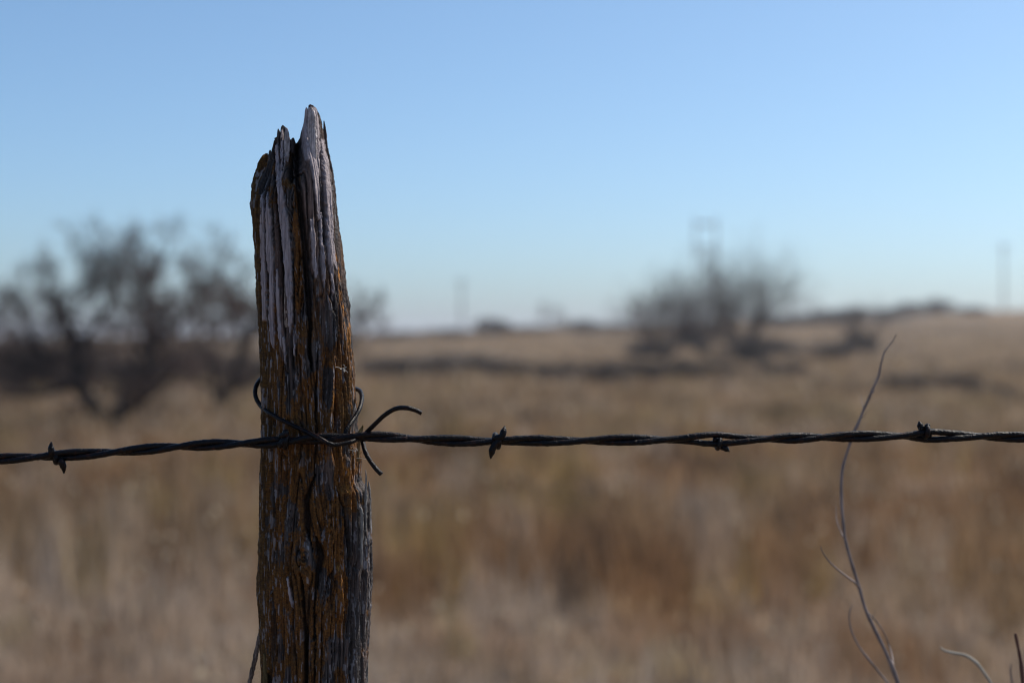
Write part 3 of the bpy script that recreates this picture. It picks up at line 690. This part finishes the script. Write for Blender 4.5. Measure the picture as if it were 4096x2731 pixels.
strands = []
for s in (0, 1):
    a_ = ph+s*np.pi; m2p = K/4096*YW
    Xw = (xs-2048)*m2p; Zw = EYE-(cyv-amp*np.cos(a_)-1365.5)*m2p; Yw = yw+amp*.95*m2p*np.sin(a_)
    pth = np.stack([Xw, Yw, Zw], -1); strands.append(pth)
    v, q, t = tube(pth, RW*(1+.05*vn(xs/60, xs*0, 7+s)), 18, rough=.10, seed=33+s, ls=.0011)
    mesh_obj('strand', v, None, RUST, root, quads=q, tris=t)
def on_strand(px, s):
    return np.array([np.interp((px-2048)*K/4096*YW, strands[s][:, 0], strands[s][:, k]) for k in range(3)])
def pick(px, side):
    z0, z1 = on_strand(px, 0)[2], on_strand(px, 1)[2]
    return (0 if z0 > z1 else 1) if side == 'high' else (0 if z0 < z1 else 1)
def barb(px, s, up, down, turns, w, label, rb=11, around=17, ang0=None, seed=0, body=None):
    """up/down: list of (x,y,Y offset in px) photo points from tip inward"""
    m2p = K/4096*YW; c0 = body if body is not None else None
    if isinstance(s, str): s = pick(px, s)
    nturn = int(turns*22); cx0, cx1 = px-w/2, px+w/2
    U = [P(x, y, YW+o*m2p) for x, y, o in up]; Dn = [P(x, y, YW+o*m2p) for x, y, o in down]
    coil = []
    for k in range(nturn+1):
        f = k/nturn; xx = cx0+(cx1-cx0)*f; ctr = on_strand(xx, s) if s is not None else (on_strand(xx, 0)+on_strand(xx, 1))/2
        an = math.radians(ang0)+f*turns*2*math.pi
        coil.append(ctr+np.array([0, math.sin(an)*around*m2p, math.cos(an)*around*m2p]))
    path = np.vstack([catmull(np.array(U+[coil[0]]), 8)[:-1], coil, catmull(np.array([coil[-1]]+Dn[::-1]), 8)[1:]])
    nU, nD = (len(U))*8, (len(Dn))*8
    n = len(path); r = np.full(n, rb*m2p)
    fu = np.linspace(0, 1, nU); r[:nU] = rb*m2p*np.clip(.2+2.5*fu, 0, 1.2)
    fd = np.linspace(1, 0, nD); r[n-nD:] = rb*m2p*np.clip(.2+2.5*fd, 0, 1.2)
    v, q, t = tube(path, r, 12, rough=.10, seed=seed, ls=.0012)
    o = mesh_obj('barb', v, None, RUST, root, quads=q, tris=t)
    if label: o['label'] = label
barb(226, 'low', [(206, 1766, -14), (204, 1788, -12), (208, 1812, -8)], [(256, 1893, -6), (254, 1870, -12), (246, 1846, -16)], 1.5, 26, 'barb near the left edge with one point up and one down', ang0=0, seed=1, around=20)
barb(1988, None, [(2019, 1703, -20), (2015, 1722, -24), (2006, 1745, -26)], [(1963, 1834, -14), (1966, 1812, -22), (1972, 1790, -26)], 1.0, 20, 'barb right of the post slanting from lower left to upper right', ang0=-60, seed=2, around=25)
barb(2872, 'low', [(2852, 1752, 26), (2858, 1756, 20), (2866, 1758, 16)], [(2918, 1806, -2), (2908, 1798, -10), (2894, 1790, -16)], 1.5, 30, 'barb hanging under the right half of the wire with its point down', ang0=-30, seed=3, around=19, rb=9)
barb(3700, 'high', [(3676, 1684, -8), (3679, 1696, -10), (3684, 1712, -12)], [(3716, 1708, -10), (3712, 1704, -14), (3708, 1710, -18)], 1.5, 30, 'barb near the right edge with a blunt stub pointing up', ang0=-20, seed=4, around=19, rb=10)
barb(1136, None, [(1148, 1716, 4), (1144, 1726, -6), (1140, 1738, -12)], [(1116, 1790, 10), (1120, 1782, -4), (1126, 1772, -14)], 1.0, 26, 'barb lying against the front of the post', ang0=-30, seed=5, around=25)

# ------------------------------------------------------------------ tie wire
def yf(xv, off=0.0):
    d = np.clip((xv-712)/112., -1, 1); return YC-.0245*math.sqrt(max(0, 1-d*d))**.88-.0034+off
tie = [(968, 949, .792), (955, 942, .7915), (935, 937, .791), (910, 938, .792), (885, 952, .794), (862, 973, .798), (845, 990, .804), (834, 1003, .8078), (818, 1010, .808), (802, 1006, .808), (794, 996, .808), (797, 984, .8085), (805, 972, .811), (815, 958, .8145), (826, 938, .819), (831, 915, .827), (828, 900, .834), (820, 894, .842), (800, 890, .852), (770, 886, .860), (712, 880, .8635), (655, 872, .860), (622, 864, .851), (603, 868, .840), (592, 879, .833), (586, 898, .829), (590, 918, .8265), (601, 934, .8235), (616, 947, yf(616, .0)), (635, 958, yf(635)), (660, 971, yf(660)), (690, 985, yf(690)), (712, 995, yf(712)-.003), (735, 1007, .7955), (752, 1017, .7945), (770, 1021, .795), (790, 1018, .7965), (808, 1014, .7985), (820, 1008, .8025), (828, 1006, .8078), (833, 1014, .8085), (838, 1035, .805), (848, 1055, .803), (862, 1074, .802), (876, 1089, .801)]
pth = catmull([PV(x, y, Y_) for x, y, Y_ in tie], 10)
v, q, t = tube(pth, 9.2*K/4096*.80*(1+.05*vn(np.arange(len(pth))/9, np.arange(len(pth))*0., 3)), 14, rough=.08, seed=91, ls=.0012)
tw = mesh_obj('tie_wire', v, None, RUST, None, quads=q, tris=t)
tag(tw, 'rusty tie wire looped round the post with two curled free ends', 'wire')

# ------------------------------------------------------------------ dry stalks at the right
def stalk(name, main, branches, mat, label, cat, Y, group=None, ground=True):
    main = [(x, y, w*.80) for x, y, w in main]
    pts = [(x, y, w, Y) for x, y, w in main]
    x0, y0, w0 = main[-1]; x1, y1, _ = main[-2]
    A_ = np.array([list(PV(x, y, Y))+[w*V*K/4096*Y/2] for x, y, w in main])
    dirx = (A_[-1, 0]-A_[-2, 0])/max(1e-6, (A_[-2, 2]-A_[-1, 2]))*.5
    zs = [A_[-1, 2]-.02, A_[-1, 2]-.05, A_[-1, 2]-.12, A_[-1, 2]-.3, A_[-1, 2]-.6, -.02]; base_x = A_[-1, 0]
    ext = [[base_x+2*dirx*.10*(1-math.exp(-(A_[-1, 2]-z)/.10)), Y+.02*(A_[-1, 2]-z), z, A_[-1, 3]*1.2] for z in zs]
    B_ = np.vstack([A_, ext]); c = catmull(B_, 10); path = c[:, :3]
    root = empty(name, (ext[-1][0], ext[-1][1], 0), label, cat, group)
    path[:, 0] += .0004*vn(path[:, 2]*60, path[:, 2]*0, 5)
    r = c[:, 3]*(1+.12*vn(path[:, 2]*160, path[:, 2]*0, 15)); r *= 1+.25*np.clip(vn(path[:, 2]*55, path[:, 2]*0, 16)-.55, 0, 1)*2
    v, q, t = tube(path, r, 9, rough=.06, seed=3); mesh_obj('stem', v, None, mat, root, quads=q, tris=t)
    for b in branches:
        bb = np.array([list(PV(x, y, Y+(p[3]*1.8 if len(p) > 3 else 0)))+[w*.78*V*K/4096*Y/2] for p in b for x, y, w in [p[:3]]])
        c = catmull(bb, 8); v, q, t = tube(c[:, :3], c[:, 3], 7, rough=.05, seed=8); mesh_obj('branch', v, None, mat, root, quads=q, tris=t)
stalk('weed_stalk', [(2059, 768, 2.2), (2052, 782, 3), (2040, 797, 4), (2030, 812, 5), (2022, 838, 5.5), (2017, 862, 6), (2008, 886, 6.5), (1996, 915, 7), (1984, 940, 7), (1972, 970, 7.5), (1960, 995, 7.5), (1948, 1028, 8), (1938, 1062, 8), (1933, 1100, 8.5), (1933, 1150, 9), (1937, 1200, 9), (1942, 1240, 9.5), (1952, 1282, 9.5), (1964, 1320, 10), (1975, 1355, 10), (1986, 1395, 10.5), (2002, 1432, 11), (2024, 1478, 11.5), (2044, 1520, 12), (2062, 1568, 13)],
      [[(1973, 1348, 7, .0), (1964, 1338, 7, -.003), (1948, 1326, 6.5, -.008), (1925, 1308, 5.5, -.012), (1903, 1287, 4.5, -.015), (1888, 1264, 3, -.016), (1885, 1252, 1.5, -.016)],
       [(1941, 1238, 5), (1932, 1222, 3.5, .006), (1922, 1196, 2.6, .01), (1920, 1165, 1.6, .014)],
       [(1992, 1404, 4), (2008, 1420, 4.5, .01), (2028, 1448, 4.5, .015), (2042, 1480, 4.5, .02), (2050, 1510, 4.5, .01), (2052, 1540, 5, .0)],
       [(1984, 940, 4), (1980, 925, 2, .005), (1977, 908, 1.2, .008)],
       [(1999, 905, 3), (2005, 902, 2.5, -.003), (2010, 896, 2, -.004)],
       [(1975, 962, 3), (1985, 955, 1.6, -.003), (1996, 938, 1, -.006)],
       [(2010, 1400, 1), (2004, 1420, 2), (2001, 1430, 3)]],
      STALK, 'tall thin bare weed stalk curving up behind the wire on the right', 'weed', .955)
stalk('weed_stalk', [(1958, 1388, 2), (1951, 1402, 3.5), (1950, 1425, 4), (1956, 1452, 5), (1970, 1480, 5.5), (1990, 1508, 6), (2012, 1535, 6.5), (2038, 1568, 7)], [], STALK, 'thin faint bent stalk left of the tall weed stalk near the bottom edge', 'weed', .99)
stalk('grass_stem', [(2158, 1485, 4), (2168, 1493, 7), (2190, 1499, 8), (2212, 1503, 8), (2230, 1512, 8.5), (2246, 1526, 9), (2262, 1548, 9), (2278, 1572, 9)], [], PALE, 'pale curved dry grass stem in the lower right corner', 'stem', .985)
stalk('weed_stalk', [(2331, 1454, 8), (2333, 1465, 10), (2337, 1485, 10), (2342, 1510, 10.5), (2346, 1535, 11), (2349, 1570, 11)], [], REDST, 'dark reddish broken stalk at the right edge of the bottom corner', 'weed', .95)
stalk('grass_stem', [(2322, 1522, 3), (2320, 1540, 5), (2322, 1555, 5.5), (2325, 1575, 6)], [], STALK, 'faint short stem just left of the reddish broken stalk', 'stem', 1.02)

# ------------------------------------------------------------------ white fluff caught on the post
SILK = mat_noise("spider_silk", (.5, .5, .48), (.7, .7, .68), 200, .6)
def fluff(x0, y0, Y, n, size, label, seed, extra=()):
    r = random.Random(seed); A_ = Acc()
    for _ in range(n):
        p = [(x0+r.gauss(0, size*.4), y0+r.gauss(0, size*.5), Y-.001*r.random())]
        for k in range(3): p.append((p[-1][0]+r.gauss(0, size*.5), p[-1][1]+r.gauss(0, size*.6), Y-.0005-.002*r.random()))
        c = catmull([P(*a_) for a_ in p], 5); A_.add(*tube(c, .00007*r.uniform(.6, 1.4), 4))
    for ex in extra:
        c = catmull([P(*a_) for a_ in ex], 6); A_.add(*tube(c, .00008, 4))
    o = A_.build('silk_tuft', SILK); tag(o, label, 'fluff', 'white silk tufts on the post')
fluff(1372, 1472, .816, 9, 9, 'white silk tuft on the right side of the post above the wire', 1, [[(1372, 1472, .815), (1384, 1482, .813), (1392, 1490, .812)]])
fluff(1414, 1800, .8175, 9, 10, 'white silk tuft on the right side of the post below the wire', 2, [[(1425, 1831, .817), (1440, 1832, .814), (1464, 1836, .808)]])

# ------------------------------------------------------------------ thin dry haze over the plain
hz = bpy.data.materials.new("pale_haze"); hz.use_nodes = True; n = hz.node_tree.nodes; l = hz.node_tree.links
n.remove(n["Principled BSDF"]); pv = n.new("ShaderNodeVolumePrincipled"); pv.inputs['Color'].default_value = (.93, .94, 1, 1)
pv.inputs['Density'].default_value = .0007; pv.inputs['Anisotropy'].default_value = .3; l.new(pv.outputs[0], n["Material Output"].inputs['Volume'])
hx, hy0, hy1, hz0, hz1 = 5200, -6200, 6200, -12, 24
vv = [(x, y, z) for x in (-hx, hx) for y in (hy0, hy1) for z in (hz0, hz1)]
ff = [(0, 1, 3, 2), (4, 6, 7, 5), (0, 4, 5, 1), (2, 3, 7, 6), (0, 2, 6, 4), (1, 5, 7, 3)]
h_ = mesh_obj('haze', vv, ff, hz, smooth=False); tag(h_, 'thin pale haze over the plain', 'haze', kind='stuff')
